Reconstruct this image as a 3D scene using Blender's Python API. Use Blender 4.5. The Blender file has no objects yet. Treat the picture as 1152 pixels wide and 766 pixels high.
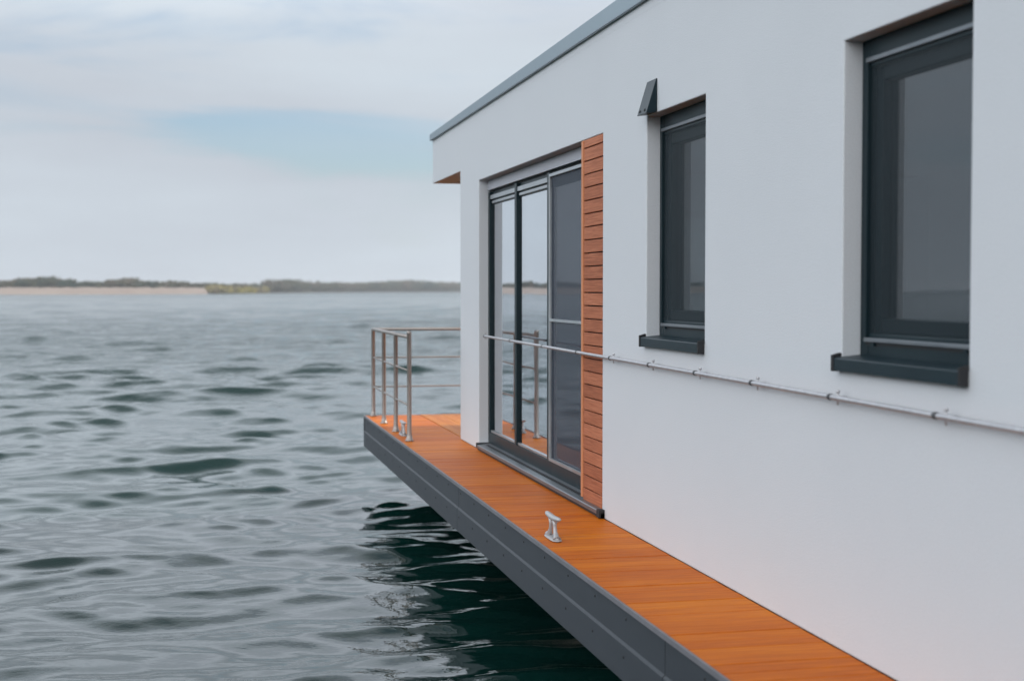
import bpy, bmesh, math, random
import numpy as np
from mathutils import Vector, Matrix
random.seed(7)
rad = math.radians
sc = bpy.context.scene
col = sc.collection
DK = 0.80                       # deck level above the water
EYE = DK + 1.43                 # camera level above the water

# ------------------------------------------------------------ camera
cd = bpy.data.cameras.new('camera')
cam = bpy.data.objects.new('camera', cd); col.objects.link(cam)
sc.camera = cam
cam.location = (-2.507, 0.0, EYE)
cam.rotation_euler = (rad(90 - 2.04), 0, rad(-12.68))
cd.sensor_width = 36; cd.lens = 50
cd.clip_start = 0.05; cd.clip_end = 20000
cd.dof.use_dof = True; cd.dof.focus_distance = 8.7; cd.dof.aperture_fstop = 2.0
cd.dof.aperture_blades = 9

# ------------------------------------------------------------ light
SUN_EL, SUN_AZ = 42.0, 86.0      # azimuth clockwise from +Y
W = bpy.data.worlds.new('World'); sc.world = W; W.use_nodes = True
nt = W.node_tree; nt.nodes.clear()
def N(t, typ, **k):
    n = t.nodes.new(typ)
    for a, b in k.items():
        if a.startswith('i_'): n.inputs[a[2:].replace('_', ' ')].default_value = b
        else: setattr(n, a, b)
    return n
def L(t, a, b): t.links.new(a, b)
out = N(nt, 'ShaderNodeOutputWorld')
sky = N(nt, 'ShaderNodeTexSky', sky_type='NISHITA', sun_disc=False,
        sun_elevation=rad(SUN_EL), sun_rotation=rad(SUN_AZ), air_density=1.0, dust_density=1.2, ozone_density=1.3)
bgs = N(nt, 'ShaderNodeBackground', i_Strength=0.098)
tint = N(nt, 'ShaderNodeMix', data_type='RGBA', blend_type='MULTIPLY'); tint.inputs[0].default_value = 1.0
tint.inputs[7].default_value = (.90, 1.0, 1.08, 1)
L(nt, sky.outputs[0], tint.inputs[6]); L(nt, tint.outputs[2], bgs.inputs[0])
tc = N(nt, 'ShaderNodeTexCoord')
sep = N(nt, 'ShaderNodeSeparateXYZ'); L(nt, tc.outputs['Generated'], sep.inputs[0])
zz = N(nt, 'ShaderNodeMath', operation='MULTIPLY'); zz.inputs[1].default_value = 5.5
L(nt, sep.outputs[2], zz.inputs[0])
cmb = N(nt, 'ShaderNodeCombineXYZ')
L(nt, sep.outputs[0], cmb.inputs[0]); L(nt, sep.outputs[1], cmb.inputs[1]); L(nt, zz.outputs[0], cmb.inputs[2])
mp = N(nt, 'ShaderNodeMapping'); mp.inputs['Location'].default_value = (3.1, 0.4, 0.35)
mp.inputs['Rotation'].default_value = (0.10, 0.12, 0)
L(nt, cmb.outputs[0], mp.inputs[0])
cn = N(nt, 'ShaderNodeTexNoise', i_Scale=2.6, i_Detail=9.0, i_Roughness=0.60, i_Distortion=0.9)
L(nt, mp.outputs[0], cn.inputs['Vector'])
cr = N(nt, 'ShaderNodeValToRGB')
cr.color_ramp.interpolation = 'EASE'
cr.color_ramp.elements[0].position = 0.32; cr.color_ramp.elements[0].color = (0.62,)*3 + (1,)
cr.color_ramp.elements[1].position = 0.52; cr.color_ramp.elements[1].color = (1, 1, 1, 1)
L(nt, cn.outputs[0], cr.inputs[0])
# open blue stretch of sky over the far shore
def smooth_band(src, c, w):
    a = N(nt, 'ShaderNodeMath', operation='SUBTRACT'); L(nt, src, a.inputs[0]); a.inputs[1].default_value = c
    b = N(nt, 'ShaderNodeMath', operation='DIVIDE'); L(nt, a.outputs[0], b.inputs[0]); b.inputs[1].default_value = w
    d = N(nt, 'ShaderNodeMath', operation='POWER'); e = N(nt, 'ShaderNodeMath', operation='ABSOLUTE')
    L(nt, b.outputs[0], e.inputs[0]); L(nt, e.outputs[0], d.inputs[0]); d.inputs[1].default_value = 2
    return d.outputs[0]
# cloud sheet colour varies gently
cn2 = N(nt, 'ShaderNodeTexNoise', i_Scale=1.7, i_Detail=5.0, i_Roughness=0.5)
mp2 = N(nt, 'ShaderNodeMapping'); mp2.inputs['Location'].default_value = (9.1, 2.4, 1.35)
L(nt, cmb.outputs[0], mp2.inputs[0]); L(nt, mp2.outputs[0], cn2.inputs['Vector'])
cc = N(nt, 'ShaderNodeValToRGB')
cc.color_ramp.elements[0].position = 0.35; cc.color_ramp.elements[0].color = (0.42, 0.455, 0.51, 1)
cc.color_ramp.elements[1].position = 0.62; cc.color_ramp.elements[1].color = (0.505, 0.56, 0.615, 1)
L(nt, cn2.outputs[0], cc.inputs[0])
bgc = N(nt, 'ShaderNodeBackground', i_Strength=1.0); L(nt, cc.outputs[0], bgc.inputs[0])
# bright band added to the cloud above the view, to lighten the water
oh = N(nt, 'ShaderNodeFloatCurve'); L(nt, sep.outputs[2], oh.inputs['Value'])
oc = oh.mapping; oc.clip_max_y = 3; oc.use_clip = True
cv = oc.curves[0]; cv.points[0].location = (0.0, .98); cv.points[1].location = (1.0, .9)
for q in ((.165, 1.0), (.24, 2.0), (.36, 2.5), (.58, 1.6), (.80, .9)): cv.points.new(*q)
oc.update()
# unseen cloud behind the camera: extra brightness and warmth added to light the wall
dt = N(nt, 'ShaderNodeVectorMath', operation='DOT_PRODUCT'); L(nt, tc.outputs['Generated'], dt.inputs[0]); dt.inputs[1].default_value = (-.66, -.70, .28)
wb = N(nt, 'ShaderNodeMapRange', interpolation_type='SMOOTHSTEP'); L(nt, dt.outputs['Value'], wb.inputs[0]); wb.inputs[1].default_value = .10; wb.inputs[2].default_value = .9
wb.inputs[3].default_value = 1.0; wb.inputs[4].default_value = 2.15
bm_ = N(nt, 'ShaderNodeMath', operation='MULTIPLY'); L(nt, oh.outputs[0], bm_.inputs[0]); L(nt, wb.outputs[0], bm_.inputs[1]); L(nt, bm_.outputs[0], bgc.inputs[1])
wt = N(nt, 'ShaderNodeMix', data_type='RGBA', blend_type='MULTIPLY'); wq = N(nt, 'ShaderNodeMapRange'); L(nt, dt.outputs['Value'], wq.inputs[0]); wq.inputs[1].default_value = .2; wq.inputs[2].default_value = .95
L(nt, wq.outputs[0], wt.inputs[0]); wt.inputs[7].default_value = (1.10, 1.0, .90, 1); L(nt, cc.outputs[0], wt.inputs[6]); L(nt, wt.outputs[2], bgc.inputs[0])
b1 = smooth_band(sep.outputs[0], 0.095, 0.14)
b2 = smooth_band(sep.outputs[2], 0.102, 0.026)
ad = N(nt, 'ShaderNodeMath', operation='ADD'); L(nt, b1, ad.inputs[0]); L(nt, b2, ad.inputs[1])
nz = N(nt, 'ShaderNodeMath', operation='MULTIPLY_ADD'); L(nt, cn.outputs[0], nz.inputs[0]); nz.inputs[1].default_value = 5.0; nz.inputs[2].default_value = -2.6
ad2 = N(nt, 'ShaderNodeMath', operation='ADD'); L(nt, ad.outputs[0], ad2.inputs[0]); L(nt, nz.outputs[0], ad2.inputs[1])
mr = N(nt, 'ShaderNodeMapRange', interpolation_type='SMOOTHSTEP')
L(nt, ad2.outputs[0], mr.inputs[0]); mr.inputs[1].default_value = 0.0; mr.inputs[2].default_value = 1.15
mr.inputs[3].default_value = 0.30; mr.inputs[4].default_value = 1.0
mm = N(nt, 'ShaderNodeMath', operation='MULTIPLY'); L(nt, cr.outputs[0], mm.inputs[0]); L(nt, mr.outputs[0], mm.inputs[1])
# thicker cloud towards the horizon
hz = N(nt, 'ShaderNodeMapRange', interpolation_type='SMOOTHSTEP')
L(nt, sep.outputs[2], hz.inputs[0]); hz.inputs[1].default_value = 0.02; hz.inputs[2].default_value = 0.085
hz.inputs[3].default_value = 1.0; hz.inputs[4].default_value = 0.0
mx2 = N(nt, 'ShaderNodeMath', operation='MAXIMUM'); L(nt, mm.outputs[0], mx2.inputs[0]); L(nt, hz.outputs[0], mx2.inputs[1])
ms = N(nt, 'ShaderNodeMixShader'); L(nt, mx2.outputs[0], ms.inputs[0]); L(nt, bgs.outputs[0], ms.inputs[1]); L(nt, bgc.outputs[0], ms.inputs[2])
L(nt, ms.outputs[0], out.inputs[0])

sd = bpy.data.lights.new('sun', 'SUN'); sd.energy = 2.4; sd.angle = rad(2.5); sd.color = (1.0, 0.93, 0.82)
sun = bpy.data.objects.new('sun', sd); col.objects.link(sun)
sdir = Vector((math.sin(rad(SUN_AZ)) * math.cos(rad(SUN_EL)), math.cos(rad(SUN_AZ)) * math.cos(rad(SUN_EL)), math.sin(rad(SUN_EL))))
sun.rotation_euler = (-sdir).to_track_quat('-Z', 'Y').to_euler()
sun.location = (20, 0, 30)
sc.view_settings.view_transform = 'Standard'; sc.view_settings.look = 'None'
sc.view_settings.exposure = 0.35; sc.view_settings.gamma = 1.0
sc.view_settings.use_curve_mapping = False
sc.render.engine = 'CYCLES'
sc.cycles.max_bounces = 8; sc.cycles.transparent_max_bounces = 12; sc.cycles.volume_bounces = 0
sc.cycles.caustics_reflective = False; sc.cycles.caustics_refractive = False

# ------------------------------------------------------------ materials
def mat(name, c, rough=0.5, metal=0.0, **k):
    m = bpy.data.materials.new(name); m.use_nodes = True
    p = m.node_tree.nodes['Principled BSDF']
    p.inputs['Base Color'].default_value = (*c, 1); p.inputs['Roughness'].default_value = rough
    p.inputs['Metallic'].default_value = metal
    for a, b in k.items(): p.inputs[a].default_value = b
    return m, m.node_tree, p
def coords(t, scale=(1, 1, 1)):
    g = N(t, 'ShaderNodeNewGeometry'); m = N(t, 'ShaderNodeMapping'); m.inputs['Scale'].default_value = scale
    L(t, g.outputs['Position'], m.inputs[0]); return m.outputs[0]
def ramp(t, src, stops):
    r = N(t, 'ShaderNodeValToRGB'); e = r.color_ramp.elements
    while len(e) < len(stops): e.new(0.5)
    for i, (p, c) in enumerate(stops): e[i].position = p; e[i].color = (*c, 1)
    L(t, src, r.inputs[0]); return r.outputs[0]
def bump(t, p, src, dist, strength=1.0):
    b = N(t, 'ShaderNodeBump'); b.inputs['Distance'].default_value = dist; b.inputs['Strength'].default_value = strength
    L(t, src, b.inputs['Height']); L(t, b.outputs[0], p.inputs['Normal']); return b
def mottled(name, c1, c2, rough, metal=0.0, scale=6.0, stretch=(1, 1, 1), bmp=None, r2=None):
    m, t, p = mat(name, c1, rough, metal)
    n = N(t, 'ShaderNodeTexNoise', i_Scale=scale, i_Detail=6.0, i_Roughness=0.6); L(t, coords(t, stretch), n.inputs['Vector'])
    L(t, ramp(t, n.outputs[0], [(0.3, c1), (0.7, c2)]), p.inputs['Base Color'])
    if r2 is not None:
        q = N(t, 'ShaderNodeMapRange'); L(t, n.outputs[0], q.inputs[0]); q.inputs[1].default_value = .3; q.inputs[2].default_value = .7
        q.inputs[3].default_value = rough; q.inputs[4].default_value = r2; L(t, q.outputs[0], p.inputs['Roughness'])
    if bmp:
        b = N(t, 'ShaderNodeTexNoise', i_Scale=bmp[0], i_Detail=4.0); L(t, coords(t), b.inputs['Vector']); bump(t, p, b.outputs[0], bmp[1], 0.8)
    return m
def stucco():
    m, t, p = mat('white_render', (.7, .7, .71), .9)
    n = N(t, 'ShaderNodeTexNoise', i_Scale=1.3, i_Detail=8.0, i_Roughness=0.65); L(t, coords(t), n.inputs['Vector'])
    f = N(t, 'ShaderNodeTexNoise', i_Scale=210.0, i_Detail=3.0, i_Roughness=0.7); L(t, coords(t), f.inputs['Vector'])
    c1 = ramp(t, n.outputs[0], [(.3, (.64, .68, .725)), (.7, (.66, .70, .745))])
    c2 = ramp(t, f.outputs[0], [(.35, (.76, .76, .76)), (.65, (1, 1, 1))])
    x = N(t, 'ShaderNodeMix', data_type='RGBA', blend_type='MULTIPLY'); x.inputs[0].default_value = .7
    L(t, c1, x.inputs[6]); L(t, c2, x.inputs[7]); L(t, x.outputs[2], p.inputs['Base Color'])
    v = N(t, 'ShaderNodeTexVoronoi', i_Scale=230.0); L(t, coords(t), v.inputs['Vector'])
    bump(t, p, v.outputs[0], .0012, .8)
    return m
def boards(name, axis, pitch, cols, grain, rough=.55, metal=0.0):
    """wood: one tone per board, fine grain along the board"""
    m, t, p = mat(name, cols[1], rough)
    g = N(t, 'ShaderNodeNewGeometry'); s = N(t, 'ShaderNodeSeparateXYZ'); L(t, g.outputs['Position'], s.inputs[0])
    d = N(t, 'ShaderNodeMath', operation='DIVIDE'); L(t, s.outputs[axis], d.inputs[0]); d.inputs[1].default_value = pitch
    fl = N(t, 'ShaderNodeMath', operation='FLOOR'); L(t, d.outputs[0], fl.inputs[0])
    w = N(t, 'ShaderNodeTexWhiteNoise', noise_dimensions='1D'); L(t, fl.outputs[0], w.inputs['W'])
    off = N(t, 'ShaderNodeVectorMath', operation='ADD'); L(t, coords(t, grain), off.inputs[0]); L(t, w.outputs['Color'], off.inputs[1])
    n = N(t, 'ShaderNodeTexNoise', i_Scale=1.0, i_Detail=7.0, i_Roughness=0.62, i_Distortion=.4); L(t, off.outputs[0], n.inputs['Vector'])
    n2 = N(t, 'ShaderNodeTexNoise', i_Scale=.8, i_Detail=4.0); L(t, coords(t), n2.inputs['Vector'])
    a = N(t, 'ShaderNodeMath', operation='MULTIPLY_ADD'); L(t, w.outputs['Value'], a.inputs[0]); a.inputs[1].default_value = .17; L(t, n.outputs[0], a.inputs[2])
    a2 = N(t, 'ShaderNodeMath', operation='MULTIPLY_ADD'); L(t, n2.outputs[0], a2.inputs[0]); a2.inputs[1].default_value = .45; L(t, a.outputs[0], a2.inputs[2])
    L(t, ramp(t, a2.outputs[0], [(.55, cols[0]), (.8, cols[1]), (1.0, cols[2])]), p.inputs['Base Color'])
    bump(t, p, n.outputs[0], .0015, .5)
    p.inputs['Specular IOR Level'].default_value = .12
    return m
def glass():
    m = bpy.data.materials.new('window_glass'); m.use_nodes = True; t = m.node_tree; t.nodes.clear()
    o = N(t, 'ShaderNodeOutputMaterial'); g = N(t, 'ShaderNodeBsdfGlossy', i_Roughness=0.004); g.inputs[0].default_value = (.93, .96, 1, 1)
    tr = N(t, 'ShaderNodeBsdfTransparent'); tr.inputs[0].default_value = (.62, .68, .68, 1)
    lw = N(t, 'ShaderNodeLayerWeight', i_Blend=0.5)
    f = N(t, 'ShaderNodeMapRange'); L(t, lw.outputs['Facing'], f.inputs[0]); f.inputs[1].default_value = 0; f.inputs[2].default_value = 1
    f.inputs[3].default_value = .10; f.inputs[4].default_value = 1.0
    n = N(t, 'ShaderNodeTexNoise', i_Scale=1.6, i_Detail=1.0); L(t, coords(t), n.inputs['Vector'])
    b = N(t, 'ShaderNodeBump'); b.inputs['Distance'].default_value = .0012; L(t, n.outputs[0], b.inputs['Height']); L(t, b.outputs[0], g.inputs['Normal'])
    x = N(t, 'ShaderNodeMixShader'); L(t, f.outputs[0], x.inputs[0]); L(t, tr.outputs[0], x.inputs[1]); L(t, g.outputs[0], x.inputs[2])
    L(t, x.outputs[0], o.inputs[0]); return m
def screen(name, c, o0, o1, rib):
    m = bpy.data.materials.new(name); m.use_nodes = True; t = m.node_tree; t.nodes.clear()
    o = N(t, 'ShaderNodeOutputMaterial'); d = N(t, 'ShaderNodeBsdfPrincipled')
    d.inputs['Base Color'].default_value = (*c, 1); d.inputs['Roughness'].default_value = .6
    tr = N(t, 'ShaderNodeBsdfTransparent')
    # threads overlap more the flatter the mesh is seen
    lw = N(t, 'ShaderNodeLayerWeight', i_Blend=0.5)
    q = N(t, 'ShaderNodeMapRange'); L(t, lw.outputs['Facing'], q.inputs[0])
    q.inputs[1].default_value = 0.2; q.inputs[2].default_value = .95; q.inputs[3].default_value = o0; q.inputs[4].default_value = o1
    # faint ribs put into the opacity, imitating moire on the mesh
    wv = N(t, 'ShaderNodeTexWave', bands_direction='Y', i_Scale=11.0, i_Distortion=.6, i_Detail=1.0); wv.inputs['Detail Scale'].default_value = .6; L(t, coords(t), wv.inputs['Vector'])
    pm = N(t, 'ShaderNodeMath', operation='MULTIPLY_ADD'); L(t, wv.outputs['Fac'], pm.inputs[0]); pm.inputs[1].default_value = rib; L(t, q.outputs[0], pm.inputs[2])
    x = N(t, 'ShaderNodeMixShader'); L(t, pm.outputs[0], x.inputs[0]); L(t, tr.outputs[0], x.inputs[1]); L(t, d.outputs[0], x.inputs[2])
    L(t, x.outputs[0], o.inputs[0]); return m
M = {}
M['wall'] = stucco()
M['anthracite'] = mottled('anthracite_paint', (.009, .021, .028), (.013, .028, .036), .36, 0.0, 3.0, r2=.42)
M['frame'] = mottled('anthracite_frame', (.008, .019, .025), (.012, .026, .033), .36, 0.0, 3.0, r2=.36)
M['alu'] = mottled('pale_metal', (.42, .45, .47), (.52, .55, .57), .34, .9, 4.0, r2=.45)
M['alu2'] = mottled('dull_metal', (.17, .19, .21), (.25, .27, .29), .38, .8, 4.0, r2=.45)
M['box'] = mottled('grey_shutter_box', (.36, .38, .43), (.40, .42, .47), .45, 0.0, 4.0)
M['coping'] = mottled('coping_metal', (.24, .31, .35), (.29, .36, .40), .32, .75, 1.2, r2=.5)
M['steel'] = mottled('stainless_steel', (.30, .275, .26), (.38, .35, .33), .42, .8, 9.0, r2=.55)
M['galv'] = mottled('galvanised_steel', (.44, .44, .46), (.58, .58, .60), .42, .8, 22.0, r2=.55)
M['cast'] = mottled('cast_steel', (.40, .40, .41), (.50, .50, .51), .42, .5, 40.0, r2=.6, bmp=(160, .001))
M['girder'] = mottled('grey_girder_paint', (.026, .033, .042), (.038, .047, .058), .55, 0.0, 5.0, (1, .5, 2), bmp=(60, .0008), r2=.62)
M['edging'] = mottled('grey_edging', (.15, .15, .165), (.20, .20, .22), .5, .2, 8.0)
M['dark'] = mottled('dark_rubber', (.010, .011, .013), (.016, .017, .02), .7)
M['bolt'] = mottled('bolt_paint', (.006, .007, .009), (.010, .012, .014), .6)
M['clip'] = mottled('grey_plastic', (.05, .055, .06), (.07, .075, .08), .5)
M['under'] = mottled('dark_underside', (.02, .021, .022), (.035, .035, .036), .8)
M['concrete'] = mottled('brown_float_concrete', (.10, .085, .07), (.17, .145, .12), .85, scale=3.0, bmp=(40, .003))
M['floor'] = mottled('interior_floor', (.22, .17, .12), (.28, .21, .15), .6)
M['inner'] = mottled('interior_paint', (.45, .45, .44), (.5, .5, .49), .9)
M['roof'] = mottled('roof_membrane', (.10, .10, .105), (.14, .14, .145), .85, scale=2.0)
for k in ('anthracite', 'frame'): M[k].node_tree.nodes['Principled BSDF'].inputs['Specular IOR Level'].default_value = .15
M['glass'] = glass(); M['screen'] = screen('insect_mesh', (.040, .054, .080), .34, .76, 0.0); M['moire'] = screen('moire_mesh', (.007, .018, .025), .36, .72, .05)
M['deck'] = boards('orange_deck_boards', 1, .121, ((.36, .068, .0015), (.53, .125, .003), (.64, .19, .006)), (3, 60, 30), .50)
M['terrace'] = boards('orange_terrace_boards', 0, .121, ((.38, .10, .010), (.50, .155, .020), (.58, .21, .035)), (60, 3, 30), .50)
M['clad'] = boards('red_brown_cladding', 2, .0852, ((.23, .076, .040), (.38, .135, .072), (.52, .205, .115)), (70, 4, 170), .6)
M['trim'] = mottled('orange_wood_trim', (.52, .20, .09), (.62, .26, .12), .55, scale=30, stretch=(1, 1, .1))
M['soffit'] = boards('red_wood_soffit', 0, .09, ((.26, .085, .045), (.34, .12, .06), (.42, .16, .09)), (60, 3, 30), .6)

# ------------------------------------------------------------ mesh helpers
class MB:
    def __init__(s): s.bm = bmesh.new()
    def box(s, x0, x1, y0, y1, z0, z1):
        v = [s.bm.verts.new(c) for c in ((x0,y0,z0),(x1,y0,z0),(x1,y1,z0),(x0,y1,z0),(x0,y0,z1),(x1,y0,z1),(x1,y1,z1),(x0,y1,z1))]
        for f in ((0,3,2,1),(4,5,6,7),(0,1,5,4),(1,2,6,5),(2,3,7,6),(3,0,4,7)): s.bm.faces.new([v[i] for i in f])
        return s
    def quad(s, *p):
        s.bm.faces.new([s.bm.verts.new(c) for c in p]); return s
    def prism(s, prof, axis, a, b):
        """closed profile (u, v) extruded along axis; the other two axes keep x, y, z order"""
        def P(u, v, w):
            return {0: (w, u, v), 1: (u, w, v), 2: (u, v, w)}[axis]
        A = [s.bm.verts.new(P(u, v, a)) for u, v in prof]; B = [s.bm.verts.new(P(u, v, b)) for u, v in prof]
        n = len(prof)
        s.bm.faces.new(A[::-1]); s.bm.faces.new(B)
        for i in range(n): s.bm.faces.new([A[i], A[(i+1) % n], B[(i+1) % n], B[i]])
        bmesh.ops.recalc_face_normals(s.bm, faces=s.bm.faces); return s
    def tube(s, pts, rs, seg=14, cap=True, squash=None):
        pts = [Vector(p) for p in pts]
        if not isinstance(rs, (list, tuple)): rs = [rs] * len(pts)
        rings = []; up = None
        for i, p in enumerate(pts):
            d = (pts[min(i+1, len(pts)-1)] - pts[max(i-1, 0)]).normalized()
            if up is None:
                up = Vector((0, 0, 1)) if abs(d.z) < .9 else Vector((1, 0, 0))
            a = d.cross(up).normalized(); b = a.cross(d).normalized(); up = b
            sx, sy = squash or (1, 1)
            rings.append([s.bm.verts.new(p + (a*math.cos(q)*sx + b*math.sin(q)*sy)*rs[i]) for q in [2*math.pi*k/seg for k in range(seg)]])
        for i in range(len(rings)-1):
            for k in range(seg):
                f = s.bm.faces.new([rings[i][k], rings[i][(k+1) % seg], rings[i+1][(k+1) % seg], rings[i+1][k]]); f.smooth = True
        if cap: s.bm.faces.new(rings[0][::-1]); s.bm.faces.new(rings[-1])
        return s
    def build(s, name, m, parent=None, bevel=0, smooth=False, loc=None):
        bmesh.ops.recalc_face_normals(s.bm, faces=s.bm.faces)
        me = bpy.data.meshes.new(name); s.bm.to_mesh(me); s.bm.free()
        me.materials.append(m)
        o = bpy.data.objects.new(name, me); col.objects.link(o)
        if parent: o.parent = parent
        if bevel:
            b = o.modifiers.new('bevel', 'BEVEL'); b.width = bevel; b.segments = 2; b.limit_method = 'ANGLE'; b.angle_limit = rad(40)
        return o
def tag(o, label=None, cat=None, group=None, kind=None):
    for k, v in (('label', label), ('category', cat), ('group', group), ('kind', kind)):
        if v: o[k] = v
    return o
Z = lambda zd: DK + zd

# ------------------------------------------------------------ water
def build_water():
    rng = np.random.default_rng(11)
    r = [0.6]
    while r[-1] < 4500:
        g = .02 if r[-1] < 4 else .0038 if r[-1] < 320 else .012
        r.append(r[-1] * (1 + g))
    r = np.array(r)
    dense = np.radians(np.arange(-24, 24.01, 0.085)); yaw = rad(12.68)
    coarse = np.radians(np.concatenate([np.arange(27, 40, 1.0), np.arange(40, 180, 5.0)]))
    az = np.concatenate([-coarse[::-1], dense, coarse]) + yaw - rad(3)
    az = az[:-1] if abs((az[-1]-az[0]) - 2*math.pi) < 1e-3 else az
    R, A = np.meshgrid(r, az, indexing='ij')
    X = -2.507 + R * np.sin(A); Y = R * np.cos(A)
    cell = np.gradient(r)[:, None] * np.ones_like(X) * 1.15
    H = np.zeros_like(X); DX = np.zeros_like(X); DY = np.zeros_like(X)
    main = math.atan2(-.98, -.10)                     # waves run towards the viewer
    def add(n, l0, l1, slope, spread):
        nonlocal H, DX, DY
        lam = np.exp(rng.uniform(np.log(l0), np.log(l1), n))
        for l in lam:
            th = main + rng.normal(0, spread); k = 2*math.pi/l
            a = slope / k * math.sqrt(2.0/n); ph = rng.uniform(0, 2*math.pi)
            w = np.clip((l / cell - 2.6) / 3.0, 0, 1)
            # wave groups: each component comes and goes over the lake
            gx = rng.uniform(-1, 1) / (l*5+1); gy = rng.uniform(-1, 1) / (l*5+1)
            env = .55 + .55*np.sin(X*gx*3.1 + Y*gy*3.1 + rng.uniform(0, 6.28))
            q = k*(math.cos(th)*X + math.sin(th)*Y) + ph
            c = w*a*env
            H += c*np.cos(q); s = .92*c*np.sin(q)
            DX -= s*math.cos(th); DY -= s*math.sin(th)
    add(8, 7.0, 16.0, .030, .35)
    add(14, 2.6, 7.0, .060, .40)
    add(30, 0.9, 2.6, .135, .46)
    add(48, 0.26, 0.9, .185, .46)
    add(36, 0.11, 0.28, .090, .50)
    # sheltered, smoother water close in beside the hull
    shel = 1.0 - .35*np.clip((15.0 - R)/8.0, 0, 1)
    shel *= 1.0 + .45*np.clip((R - 14.0)/22.0, 0, 1)
    H *= shel; DX *= shel; DY *= shel
    X = X + DX; Y = Y + DY
    nr, na = X.shape
    V = np.stack([X, Y, H], -1).reshape(-1, 3)
    i = np.arange(nr-1)[:, None]*na; j = np.arange(na)[None, :]; j2 = (j+1) % na
    F = np.stack([i+j, i+j2, i+na+j2, i+na+j], -1).reshape(-1, 4)
    me = bpy.data.meshes.new('water')
    me.vertices.add(len(V)); me.vertices.foreach_set('co', V.ravel())
    me.loops.add(F.size); me.loops.foreach_set('vertex_index', F[:, ::-1].ravel().astype(np.int32))
    me.polygons.add(len(F)); me.polygons.foreach_set('loop_start', (np.arange(len(F))*4).astype(np.int32))
    me.polygons.foreach_set('use_smooth', np.ones(len(F), bool))
    me.update(); me.validate()
    m, t, p = mat('lake_water', (.002, .019, .016), .02)
    p.inputs['IOR'].default_value = 1.37
    n = N(t, 'ShaderNodeTexNoise', i_Scale=1.0, i_Detail=5.0, i_Roughness=.66); L(t, coords(t, (1.6, 2.6, 1)), n.inputs['Vector'])
    n2 = N(t, 'ShaderNodeTexNoise', i_Scale=1.0, i_Detail=2.0, i_Roughness=.5); L(t, coords(t, (9, 17, 1)), n2.inputs['Vector'])
    # the fine chop starts out on the open water
    g_ = N(t, 'ShaderNodeNewGeometry'); s = N(t, 'ShaderNodeSeparateXYZ'); L(t, g_.outputs['Position'], s.inputs[0])
    q = N(t, 'ShaderNodeMapRange', interpolation_type='SMOOTHSTEP'); L(t, s.outputs[1], q.inputs[0]); q.inputs[1].default_value = 14; q.inputs[2].default_value = 70
    q.inputs[3].default_value = .06; q.inputs[4].default_value = 1.0
    b = N(t, 'ShaderNodeBump'); b.inputs['Distance'].default_value = .13; L(t, q.outputs[0], b.inputs['Strength']); L(t, n.outputs[0], b.inputs['Height'])
    b2 = N(t, 'ShaderNodeBump'); b2.inputs['Distance'].default_value = .005; L(t, q.outputs[0], b2.inputs['Strength']); L(t, n2.outputs[0], b2.inputs['Height'])
    # far off, the chop is finer than the mesh and the bump can carry
    vl = N(t, 'ShaderNodeVectorMath', operation='LENGTH'); L(t, g_.outputs['Position'], vl.inputs[0])
    rq = N(t, 'ShaderNodeMapRange', interpolation_type='SMOOTHSTEP'); L(t, vl.outputs['Value'], rq.inputs[0]); rq.inputs[1].default_value = 120; rq.inputs[2].default_value = 700
    rq.inputs[3].default_value = .02; rq.inputs[4].default_value = .28; L(t, rq.outputs[0], p.inputs['Roughness'])
    L(t, b.outputs[0], b2.inputs['Normal']); L(t, b2.outputs[0], p.inputs['Normal'])
    me.materials.append(m)
    o = bpy.data.objects.new('water', me); col.objects.link(o)
    return tag(o, kind='structure')
build_water()

# ------------------------------------------------------------ houseboat
boat = bpy.data.objects.new('houseboat', None); col.objects.link(boat)
tag(boat, 'white houseboat with flat roof, orange wooden deck, dark grey windows and steel railing', 'houseboat')
YN, YF, YO, YD = -3.0, 13.39, 14.98, 16.12      # near end, far wall, roof overhang, deck end
XB = 5.0
# openings in the side wall: (y0, y1, z0, z1)
DOOR = (8.56, 12.50, Z(.045), Z(2.405))
WINS = [(4.255, 5.20, Z(1.160), Z(2.405)), (6.745, 7.685, Z(1.160), Z(2.405))]
w = MB(); TOPW = Z(3.00)
ys = sorted({YN, YF} | {v for o in [DOOR] + WINS for v in o[:2]}); zs = sorted({Z(0.0), TOPW} | {v for o in [DOOR] + WINS for v in o[2:]})
def hole(y, z): return any(o[0] < y < o[1] and o[2] < z < o[3] for o in [DOOR] + WINS)
for a in range(len(ys)-1):
    for b in range(len(zs)-1):
        if not hole((ys[a]+ys[a+1])/2, (zs[b]+zs[b+1])/2):
            w.box(0, .22, ys[a], ys[a+1], zs[b], zs[b+1])
bmesh.ops.remove_doubles(w.bm, verts=w.bm.verts, dist=1e-5)
# faces shared by two cells are interior
seen = {}
for f in list(w.bm.faces):
    k = tuple(sorted(v.index for v in f.verts)) if False else tuple(round(c, 4) for c in f.calc_center_median())
    seen.setdefault(k, []).append(f)
bmesh.ops.delete(w.bm, geom=[f for fs in seen.values() if len(fs) > 1 for f in fs], context='FACES')
wall = w.build('wall', M['wall'], boat, bevel=.006)
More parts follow.
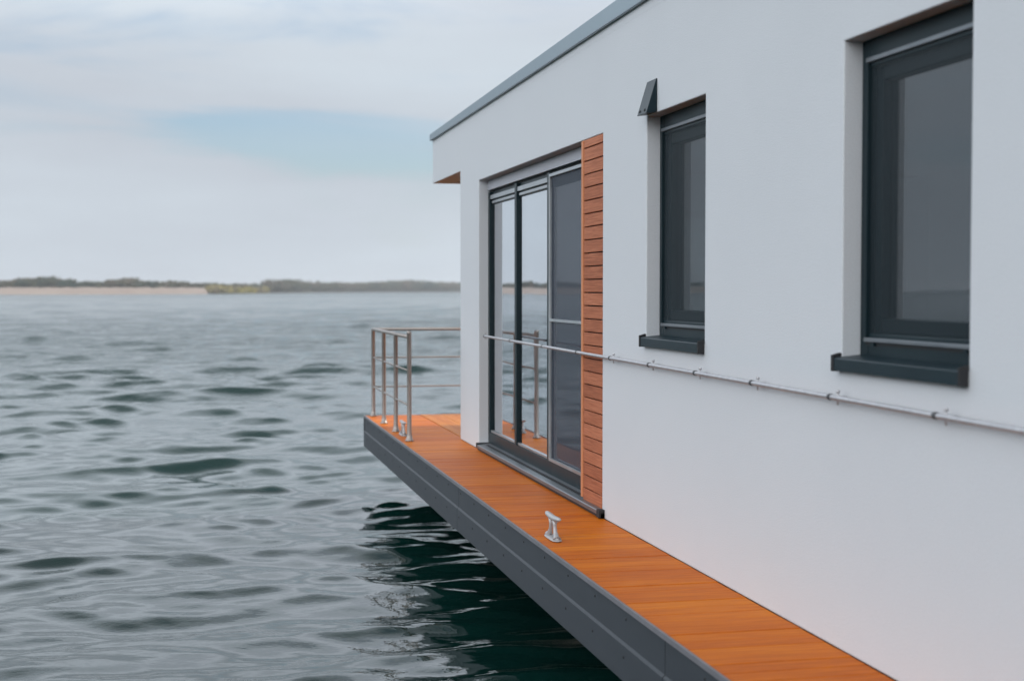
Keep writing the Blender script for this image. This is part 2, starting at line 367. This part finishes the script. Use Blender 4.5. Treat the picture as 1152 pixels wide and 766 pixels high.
# roof fascia over the terrace, back wall, terrace wall, near wall
fa = MB(); fa.box(0, .22, YF, YO, Z(2.557), TOPW); fa.box(.22, XB-.22, YO-.22, YO, Z(2.557), TOPW); fa.box(XB-.22, XB, YN, YO, Z(2.557), TOPW)
fa.build('roof_fascia', M['wall'], boat, bevel=.006)
MB().box(XB-.22, XB, YN, YF, Z(0), Z(2.557)).build('back_wall', M['wall'], boat)
MB().box(.22, XB-.22, YN, YN+.22, Z(0), TOPW).build('end_wall', M['wall'], boat)
tw = MB(); tw.box(.22, .9, YF-.22, YF, Z(0), Z(2.557)); tw.box(4.1, XB-.22, YF-.22, YF, Z(0), Z(2.557)); tw.box(.9, 4.1, YF-.22, YF, Z(2.2), Z(2.557))
tw.build('terrace_wall', M['wall'], boat)
gd = MB()
for x in (.9, 1.93, 2.99, 4.03): gd.box(x, x+.07, YF-.12, YF-.05, Z(.02), Z(2.2))
for z in (.02, 2.13): gd.box(.97, 4.03, YF-.117, YF-.053, Z(z), Z(z+.07))
tdoor = gd.build('terrace_door', M['frame'], boat)
tp = MB().box(.97, 4.03, YF-.09, YF-.083, Z(.09), Z(2.13)).build('pane', M['glass'], tdoor)
MB().box(.22, XB-.22, YF, YO-.22, Z(2.575), Z(2.6)).build('soffit', M['soffit'], boat)
MB().box(.22, XB-.22, YN+.22, YF-.22, Z(-.02), Z(.02)).build('floor', M['floor'], boat)
MB().box(.22, XB-.22, YN+.22, YF, Z(2.60), Z(2.66)).build('ceiling', M['inner'], boat)
MB().box(.221, XB-.221, YN+.2, YO-.221, Z(2.86), Z(2.92)).build('roof', M['roof'], boat)
# sloping metal coping along the roof edge, in lengths with a butt joint
def cz(y): return Z(1.43+1.580+.0058*(14.9-y)), Z(1.43+1.648+.0112*(14.9-y))
def coping_len(y0, y1):
    cp = MB(); n = 1
    a0, b0 = cz(y0); a1, b1 = cz(y1)
    sec = lambda a, b: [(-.028, a), (-.028, b), (.24, b+.004), (.24, b-.03), (-.004, b-.03), (-.004, a)]
    A = [cp.bm.verts.new((x, y0, z)) for x, z in sec(a0, b0)]; B = [cp.bm.verts.new((x, y1, z)) for x, z in sec(a1, b1)]
    cp.bm.faces.new(A[::-1]); cp.bm.faces.new(B)
    for i in range(6): cp.bm.faces.new([A[i], A[(i+1) % 6], B[(i+1) % 6], B[i]])
    return cp
for (a, b) in ((10.87, YO+.028), (6.87, 10.862), (2.87, 6.862), (YN, 2.862)):
    coping_len(a, b).build('coping', M['coping'], boat, bevel=.002)
# wall head up under the coping
TOPH = TOPW-.0065; hd = MB(); zt0 = cz(YN)[1]-.035; zt1 = cz(YO)[1]-.035
A = [hd.bm.verts.new(c) for c in ((-.0006, YN, TOPH), (.2206, YN, TOPH), (.2206, YN, zt0), (-.0006, YN, zt0))]
B = [hd.bm.verts.new(c) for c in ((-.0006, YO+.0006, TOPH), (.2206, YO+.0006, TOPH), (.2206, YO+.0006, zt1), (-.0006, YO+.0006, zt1))]
hd.bm.faces.new(A[::-1]); hd.bm.faces.new(B)
for i in range(4): hd.bm.faces.new([A[i], A[(i+1) % 4], B[(i+1) % 4], B[i]])
hd.build('wall_head', M['wall'], boat)
cpf = MB(); zf = cz(YO)
cpf.box(.243, XB+.02, YO-.24, YO+.027, zf[0], zf[1]); cpf.build('front_coping', M['coping'], boat)

# --- deck
dk = MB(); pitch = .121; k0 = math.floor(YN/pitch); y = k0*pitch
while y < YD-.02:
    y1 = min(y+pitch-.0045, YD); dk.box(-.597+random.uniform(-.001, .001), -.002, max(y, YN), y1, Z(-.030), Z(random.uniform(-.0012, .0012)))
    if y > YF: pass
    y += pitch
dk.build('deck_boards', M['deck'], boat, bevel=.0015)
tr_ = MB(); x = 0.044; 
while x < XB+.2:
    x1 = x+.117; tr_.box(x, x1, YF+.002, YD, Z(-.030), Z(random.uniform(-.0012, .0012)))
    x += .121
tr_.build('terrace_boards', M['terrace'], boat, bevel=.0015)
MB().box(-.002, .034, YF+.002, YD, Z(-.030), Z(-.004)).build('joint_strip', M['deck'], boat)
MB().box(-.54, XB+.2, YN, YD-.05, Z(-.075), Z(-.034)).build('deck_underside', M['under'], boat)
bmx = MB()
for yy in np.arange(YN+.6, YD, 1.17): bmx.box(-.540, XB+.2, yy, yy+.06, Z(-.29), Z(-.078))
bmx.build('deck_beam', M['under'], boat)
# steel edge girder: upper web, ledge, lower web set back, bottom flange
def girder(y0, y1):
    return MB().prism([(-.666, Z(-.345)), (-.666, Z(-.180)), (-.654, Z(-.170)), (-.654, Z(-.018)), (-.643, Z(-.018)), (-.643, Z(-.175)), (-.656, Z(-.185)), (-.656, Z(-.334)), (-.60, Z(-.334)), (-.60, Z(-.345))], 1, y0, y1)
joints = [YN, .89, 5.58, 10.27, YD]
bolt_ys = [6.125+.5085*i for i in range(-17, 20)]
for i in range(4):
    gr = girder(joints[i]+.004, joints[i+1]-.004 if i < 3 else YD-.002).build('edge_girder', M['girder'], boat, bevel=.0015)
    gr.location.x = .055
    for by in bolt_ys:
        if joints[i]+.05 < by < joints[i+1]-.05:
            for (x, z) in ((-.654, -.060), (-.666, -.232)):
                MB().tube([(x+.002, by, Z(z)), (x-.002, by, Z(z)), (x-.004, by, Z(z))], [.0075, .0075, .004], 8).build('bolt', M['bolt'], gr)
eg = MB().prism([(-.668, Z(-.016)), (-.668, Z(.008)), (-.655, Z(.008)), (-.655, Z(-.016))], 1, YN, YD)
eg.build('deck_edging', M['edging'], boat, bevel=.001).location.x = .055
fe = MB(); fe.box(-.609, XB+.2, YD, YD+.012, Z(-.345), Z(-.002)); fe.build('end_girder', M['girder'], boat)
# floats under the house
for x in (.62,):
    MB().box(.55, 4.6, YN+.3, 14.9, -.6, .42).build('float', M['concrete'], boat, bevel=.03)
MB().box(.60, 4.55, YN+.35, 14.85, .42, Z(-.29)).build('float_frame', M['under'], boat)

# --- sliding door: frame, two panes, third leaf with insect screen
y0, y1, z0, z1 = DOOR
fr = MB(); FX = .085
fr.box(FX, FX+.075, 12.43, 12.497, Z(.05), Z(2.30))                # far jamb
fr.box(FX, FX+.075, 9.0, 9.085, Z(.05), Z(2.30))
fr.box(FX, FX+.085, 9.085, 12.43, Z(.046), Z(.155))                # bottom rail
fr.box(FX+.03, FX+.10, 9.085, 12.43, Z(2.18), Z(2.30))             # head, set back
for yy in (11.355, 10.255): fr.box(FX, FX+.078, yy, yy+.075, Z(.155), Z(2.30))
door = fr.build('sliding_door', M['frame'], boat, bevel=.003)
MB().box(FX-.004, .218, 9.0, 12.497, Z(2.315), Z(2.400)).build('shutter_box', M['box'], door, bevel=.002)
MB().box(FX+.03, .2, 9.0, 12.497, Z(2.30), Z(2.315)).build('shutter_slot', M['dark'], door)
def rl(*b): MB().box(*b).build('rail', M['alu'], door, bevel=.0015)
for (a, b) in ((11.432, 12.428), (10.332, 11.353)):
    rl(FX+.006, FX+.03, a, b, Z(2.232), Z(2.268)); rl(FX+.015, FX+.033, a, b-.03, Z(2.195), Z(2.217))
    rl(FX+.010, FX+.033, a, b, Z(.158), Z(.176))
rl(FX-.006, FX+.018, 9.085, 10.234, Z(2.262), Z(2.285))
rl(FX-.006, FX+.018, 9.085, 10.234, Z(.158), Z(.180))
rl(FX-.004, FX+.014, 9.085, 10.234, Z(1.195), Z(1.215))
rl(FX-.006, FX+.015, 10.236, 10.254, Z(.158), Z(2.285))
for (a, b) in ((11.43, 12.43), (10.33, 11.355), (9.085, 10.255)):
    MB().box(FX+.024, FX+.032, a, b, Z(.156), Z(2.18)).build('pane', M['glass'], door)
MB().quad((FX+.010, 9.085, Z(.18)), (FX+.010, 10.236, Z(.18)), (FX+.010, 10.236, Z(2.262)), (FX+.010, 9.085, Z(2.262))).build('insect_screen', M['screen'], door)
sl = MB().prism([(-.034, Z(.022)), (-.034, Z(.045)), (-.030, Z(.050)), (.083, Z(.060)), (.083, Z(.050)), (-.022, Z(.040)), (-.028, Z(.022))], 1, 8.566, 12.42)
sl.build('door_sill', M['alu2'], door, bevel=.001)
MB().box(-.026, -.003, 8.50, 12.42, Z(.004), Z(.036)).build('sill_core', M['dark'], door)
MB().box(-.038, -.001, 8.50, 8.560, Z(.006), Z(.056)).build('sill_end', M['dark'], door); MB().box(-.038, .08, 12.424, 12.44, Z(.020), Z(.066)).build('sill_end', M['dark'], door)
MB().box(.02, .04, 9.0, 12.27, Z(.0585), Z(.062)).build('gasket', M['dark'], door)
# --- wood cladding beside the door
cl = MB(); n = 28; zz0 = Z(.0); 
base = math.floor(Z(.13)/.0852)*.0852
z = base
MB().box(.03, .2, 8.563, 9.0, Z(.05), Z(2.40)).build('cladding_backing', M['dark'], boat)
cl.box(.0005, .028, 8.564, 9.002, Z(.070), base-.0077)
while z < Z(2.40):
    zt = min(z+.0775, Z(2.402)); cl.box(.0005+random.uniform(-.0012, .0012), .028, 8.564, 9.002, z, zt); z += .0852
cl.build('wood_cladding', M['clad'], boat, bevel=.002)
MB().box(-.006, .085, 9.004, 9.044, Z(.066), Z(2.40)).build('cladding_trim', M['trim'], boat, bevel=.002)

# --- casement windows
def window(y0, y1, z0, z1):
    X0 = .078; f = MB()
    f.box(X0, X0+.07, y1-.072, y1-.001, z0+.01, z1-.001); f.box(X0, X0+.07, y0+.001, y0+.072, z0+.01, z1-.001)
    f.box(X0, X0+.07, y0+.072, y1-.072, z0+.01, z0+.100); f.box(X0, X0+.07, y0+.072, y1-.072, z1-.110, z1-.001)
    fr = f.build('window', M['frame'], boat, bevel=.004)
    s = MB(); a, b, c, d = y0+.072, y1-.072, z0+.10, z1-.11
    s.box(X0+.024, X0+.068, b-.058, b, c, d); s.box(X0+.024, X0+.068, a, a+.058, c, d)
    s.box(X0+.024, X0+.068, a+.058, b-.058, c, c+.058); s.box(X0+.024, X0+.068, a+.058, b-.058, d-.058, d)
    s.build('sash', M['frame'], fr, bevel=.006)
    MB().box(X0+.055, X0+.062, a+.058, b-.058, c+.058, d-.058).build('pane', M['glass'], fr)
    t = .018
    for q in (b, a-t): MB().box(X0-.012, X0+.004, q, q+t, c-.016, d+.016).build('screen_frame', M['frame'], fr, bevel=.002)
    for q, r in ((c-.034, c-.017), (d+.017, d+.036)): MB().box(X0-.013, X0+.004, a-t, b+t, q, r).build('screen_bar', M['alu2'], fr, bevel=.003)
    for yy in (b-.06, a+.06): MB().box(X0-.016, X0, yy-.012, yy+.012, c-.048, c-.035).build('screen_clip', M['frame'], fr)
    MB().box(X0-.004, X0-.0005, a-t, b+t, c-.045, c-.036).build('gasket', M['dark'], fr)
    MB().quad((X0+.003, a, c-.017), (X0+.003, b, c-.017), (X0+.003, b, d+.017), (X0+.003, a, d+.017)).build('insect_screen', M['moire'], fr)
    s = MB().prism([(-.034, z0-.048), (-.034, z0-.002), (-.030, z0+.003), (X0+.002, z0+.014), (X0+.002, z0+.009), (-.026, z0-.003), (-.029, z0-.048)], 1, y0+.010, y1-.0015)
    s.build('window_sill', M['anthracite'], fr, bevel=.001)
    for ya, yb in ((y0-.004, y0+.0085), (y1+.0, y1+.022)):
        MB().prism([(-.037, z0-.052), (-.037, z0+.012), (-.001, z0+.022), (-.001, z0-.052)], 1, ya, yb).build('sill_end', M['dark'], fr, bevel=.002)
for wn in WINS: window(*wn)

# --- wedge-shaped wall lamp
la, lb = 7.50, 7.665
lp = MB().prism([(-.001, Z(2.592)), (-.001, Z(2.408)), (-.064, Z(2.400)), (-.006, Z(2.592))], 1, la, lb)
lamp = lp.build('wall_lamp', M['anthracite'], boat, bevel=.002)
for yy in (la+.045, lb-.035):
    d = Vector((-.058, 0, -.192)).normalized(); nrm = Vector((-.192, 0, .058)).normalized()
    c = Vector((-.064, yy, Z(2.400))) - d*.022
    MB().tube([c-nrm*.001, c+nrm*.003, c+nrm*.0045], [.008, .008, .005], 10).build('screw', M['dark'], lamp)

# --- rod along the wall with sleeves and stand-off screws
PZ = [(12.05, 1.030), (9.0, 1.020), (6.0, 1.010), (3.9, 1.000), (-2.9, .985)]
def pz(y):
    for (a, b), (c, d) in zip(PZ, PZ[1:]):
        if c <= y <= a: return Z(d + (b-d)*(y-c)/(a-c))
    return Z(PZ[0][1])
PX = -.042
rod = MB().tube([(PX, y_, pz(y_)) for y_ in (12.05, 10.5, 9.0, 7.5, 6.0, 4.5, 3.0, 1, -2.9)], .0105, 14).build('wall_rod', M['galv'], boat)
for yc in (12.03, 11.01, 9.95, 9.01, 8.25, 7.50, 6.76, 6.02, 5.21, 4.39, 3.6, 2.8, 2.0):
    c = MB(); zc = pz(yc)
    c.tube([(PX, yc-.011, zc), (PX, yc+.011, zc)], .0128, 14)
    c.build('clip', M['clip'], rod)
    if yc < 8.4 or yc > 12:
        s = MB(); ys_ = yc-.06 if yc < 12 else yc-.02
        s.tube([(PX+.004, ys_, zc-.028), (PX+.004, ys_, zc+.030)], .0035, 8); s.tube([(PX+.004, ys_, zc+.020), (PX+.004, ys_, zc+.030)], .008, 8)
        s.tube([(PX, ys_, zc), (.002, ys_, zc)], .006, 8)
        s.build('bracket', M['galv'], rod)

# --- stainless railing
RX = -.51; pys = (16.03, 15.12, 14.21, 13.30); top = 1.0
rr = MB()
for z, r_ in ((.985, .019), (.665, .0095), (.335, .0095)):
    rr.tube([(RX, 13.30, Z(z)), (RX, 16.03, Z(z))], r_, 12); rr.tube([(RX, 16.03, Z(z)), (XB-.3, 16.03, Z(z))], r_, 12)
rail = rr.build('railing', M['steel'], boat)
def post(x, y, h):
    p = MB()
    p.tube([(x, y, Z(.0)), (x, y, Z(.012)), (x, y, Z(.018)), (x, y, Z(.06)), (x, y, Z(.10)), (x, y, Z(h-.02)), (x, y, Z(h-.018)), (x, y, Z(h)), (x, y, Z(h+.008))],
           [.040, .040, .030, .024, .0215, .0215, .023, .023, .014], 16)
    p.build('post', M['steel'], rail)
for i, yy in enumerate(pys): post(RX, yy, 1.035 if i == 3 else .985)
for xx in (.9, 2.3, 3.7): post(xx, 16.03, .985)

# --- mooring cleats
def cleat(x, y):
    c = MB(); L_ = .135
    # base plate with rounded ends
    pts = [(x, y+s*L_*.93, Z(.006)) for s in np.linspace(-1, 1, 13)]
    rs = [.032*math.sqrt(max(.02, 1-abs(s)**6)) for s in np.linspace(-1, 1, 13)]
    c.tube(pts, rs, 14, squash=(1, .28))
    for s in (-1, 1):        # two splayed feet rising into slim legs
        c.tube([(x, y+s*.092, Z(.010)), (x, y+s*.075, Z(.022)), (x, y+s*.052, Z(.05)), (x, y+s*.043, Z(.085)), (x, y+s*.045, Z(.118))], [.026, .017, .0115, .011, .016], 12)
        c.tube([(x, y+s*.098, Z(.010)), (x, y+s*.098, Z(.022))], [.012, .010], 8)
    b = c.build('mooring_cleat', M['cast'], boat)
    h = MB(); ss = np.linspace(-1, 1, 17)
    h.tube([(x, y+s*.158, Z(.124+.010*s*s)) for s in ss], [.019*math.sqrt(max(.06, 1-abs(s)**5)) for s in ss], 14, squash=(1, .8))
    h.build('horn', M['cast'], b)
cleat(-.493, 7.88); cleat(-.49, 13.85)

# ------------------------------------------------------------ far shore
D0 = Vector((-2.507, 0, 0)); F0 = Vector((math.sin(rad(12.68)), math.cos(rad(12.68)), 0)); R0 = Vector((math.cos(rad(12.68)), -math.sin(rad(12.68)), 0))
shore = [(-900, 640), (-500, 640), (0, 640), (120, 660), (230, 730), (300, 900), (380, 1150), (518, 1400), (900, 1500), (1500, 1500)]   # bearing (px of a 1600 px lens), metres
def at(px, d): return D0 + (F0 + R0*(px-576)/1600)*d
def shore_d(px):
    for (a, b), (c, d) in zip(shore, shore[1:]):
        if a <= px <= c: return b + (d-b)*(px-a)/(c-a)
    return 1500
rnd = random.Random(5)
def strip(name, px0, px1, offs, m, jitter=.4, step=3):
    bm = bmesh.new(); rows = []
    px = px0
    while px <= px1:
        d = shore_d(px); row = []
        for k, (o, h) in enumerate(offs):
            p = at(px, d+o); p.z = h + (rnd.uniform(-jitter, jitter) if k > 1 else 0); row.append(bm.verts.new(p))
        rows.append(row); px += step
    for a, b in zip(rows, rows[1:]):
        for i in range(len(offs)-1): f = bm.faces.new([a[i], b[i], b[i+1], a[i+1]]); f.smooth = True
    me = bpy.data.meshes.new(name); bm.to_mesh(me); bm.free(); me.materials.append(m)
    o = bpy.data.objects.new(name, me); col.objects.link(o); return tag(o, kind='structure')
M['sand'] = mottled('beach_sand', (.21, .16, .135), (.27, .215, .18), .95, scale=.05)
M['land'] = mottled('scrub_ground', (.09, .085, .06), (.14, .12, .09), .95, scale=.03)
strip('beach', -600, 236, [(0, -.3), (8, .6), (20, 2.4), (34, 3.2), (60, 3.4)], M['sand'], .3)
strip('ground', -600, 1480, [(36, -.3), (45, 2.0), (70, 3.3), (400, 4.0), (1500, 5)], M['land'], .5)
def foliage_mat(name, c1, c2, c3):
    m, t, p = mat(name, c1, .9); p.inputs['Specular IOR Level'].default_value = .1
    n = N(t, 'ShaderNodeTexNoise', i_Scale=.035, i_Detail=4.0, i_Roughness=.7); L(t, coords(t), n.inputs['Vector'])
    L(t, ramp(t, n.outputs[0], [(.35, c1), (.5, c2), (.65, c3)]), p.inputs['Base Color']); return m
def crowns(name, spots, m):
    """many leaf-clump faces spread through each crown"""
    V = []; F = []
    for (c, w_, h_) in spots:
        nleaf = int(70 + 50*rnd.random())
        lobes = [(rnd.uniform(-.5, .5)*w_, rnd.uniform(-.5, .5)*w_, rnd.uniform(.3, .85)*h_, rnd.uniform(.25, .45)*w_) for _ in range(6)]
        for _ in range(nleaf):
            lx, ly, lz, lr = rnd.choice(lobes)
            d = Vector((rnd.gauss(0, 1), rnd.gauss(0, 1), rnd.gauss(0, .8))).normalized()*lr*rnd.uniform(.5, 1)
            q = Vector((c.x+lx+d.x, c.y+ly+d.y, max(c.z, c.z+lz+d.z*.8)))
            s = rnd.uniform(.35, .9)
            a = Vector((rnd.gauss(0, 1), rnd.gauss(0, 1), rnd.gauss(0, 1))).normalized(); b = a.orthogonal().normalized()*s; a = a*s
            i = len(V); V += [q-a, q+b, q+a, q-b]; F.append((i, i+1, i+2, i+3))
        i = len(V); V += [c+Vector((-.15, 0, -.5)), c+Vector((.15, 0, -.5)), c+Vector((.08, 0, h_*.7)), c+Vector((-.08, 0, h_*.7)), c+Vector((0, .15, -.5))]
        F += [(i, i+1, i+2, i+3), (i+1, i+4, i+2), (i+4, i, i+3)]
    me = bpy.data.meshes.new(name); me.from_pydata([tuple(v) for v in V], [], F); me.materials.append(m)
    o = bpy.data.objects.new(name, me); col.objects.link(o); return o
def hgt(px):   # tree height profile along the shore
    h = 3.3 + .5*math.sin(px*.05) + .4*math.sin(px*.13+1)
    if 22 < px < 82: h += 1.6
    if 125 < px < 150: h += 1.0
    if px > 300: h = 5.8 + (px-300)*.014 + math.sin(px*.045)*1.0
    return h
sp = []
for _ in range(1500):
    px = rnd.uniform(-450, 700) if rnd.random() < .4 else rnd.uniform(-20, 530)
    d = shore_d(px) + (rnd.uniform(48, 110) if px < 240 else rnd.uniform(8, 70)); p = at(px, d); p.z = 3.3 if px < 240 else 1.0+rnd.uniform(0, 2)
    h = hgt(px)*rnd.uniform(.6, .98) - (0 if px > 240 else 0); sp.append((p, h*rnd.uniform(.8, 1.3), h))
tag(crowns('far_wood', sp, foliage_mat('far_foliage', (.030, .055, .045), (.085, .085, .052), (.13, .10, .08))), 'long low wood of grey green trees along the far shore', 'woodland', kind='stuff')
sp = []
for _ in range(90):
    px = rnd.uniform(236, 300); p = at(px, shore_d(px)+rnd.uniform(2, 16)); p.z = .5; h = rnd.uniform(1.6, 3.0) if px > 268 else rnd.uniform(2, 3.2); sp.append((p, 6, h))
tag(crowns('shore_scrub', sp, foliage_mat('yellow_scrub', (.16, .13, .08), (.24, .20, .06), (.30, .26, .05))), 'pale yellow scrub at the water edge where the beach ends', 'scrub', kind='stuff')

# ------------------------------------------------------------ haze
hm = bpy.data.materials.new('haze_air'); hm.use_nodes = True; t = hm.node_tree; t.nodes.clear()
o_ = N(t, 'ShaderNodeOutputMaterial'); pv = N(t, 'ShaderNodeVolumePrincipled'); pv.inputs['Density'].default_value = .00026
pv.inputs['Color'].default_value = (.86, .90, .95, 1); pv.inputs['Anisotropy'].default_value = .2
L(t, pv.outputs[0], o_.inputs['Volume'])
hb = MB().box(-4800, 4800, -4700, 4900, -2.0, 22.0).build('haze', hm)
tag(hb, kind='stuff')
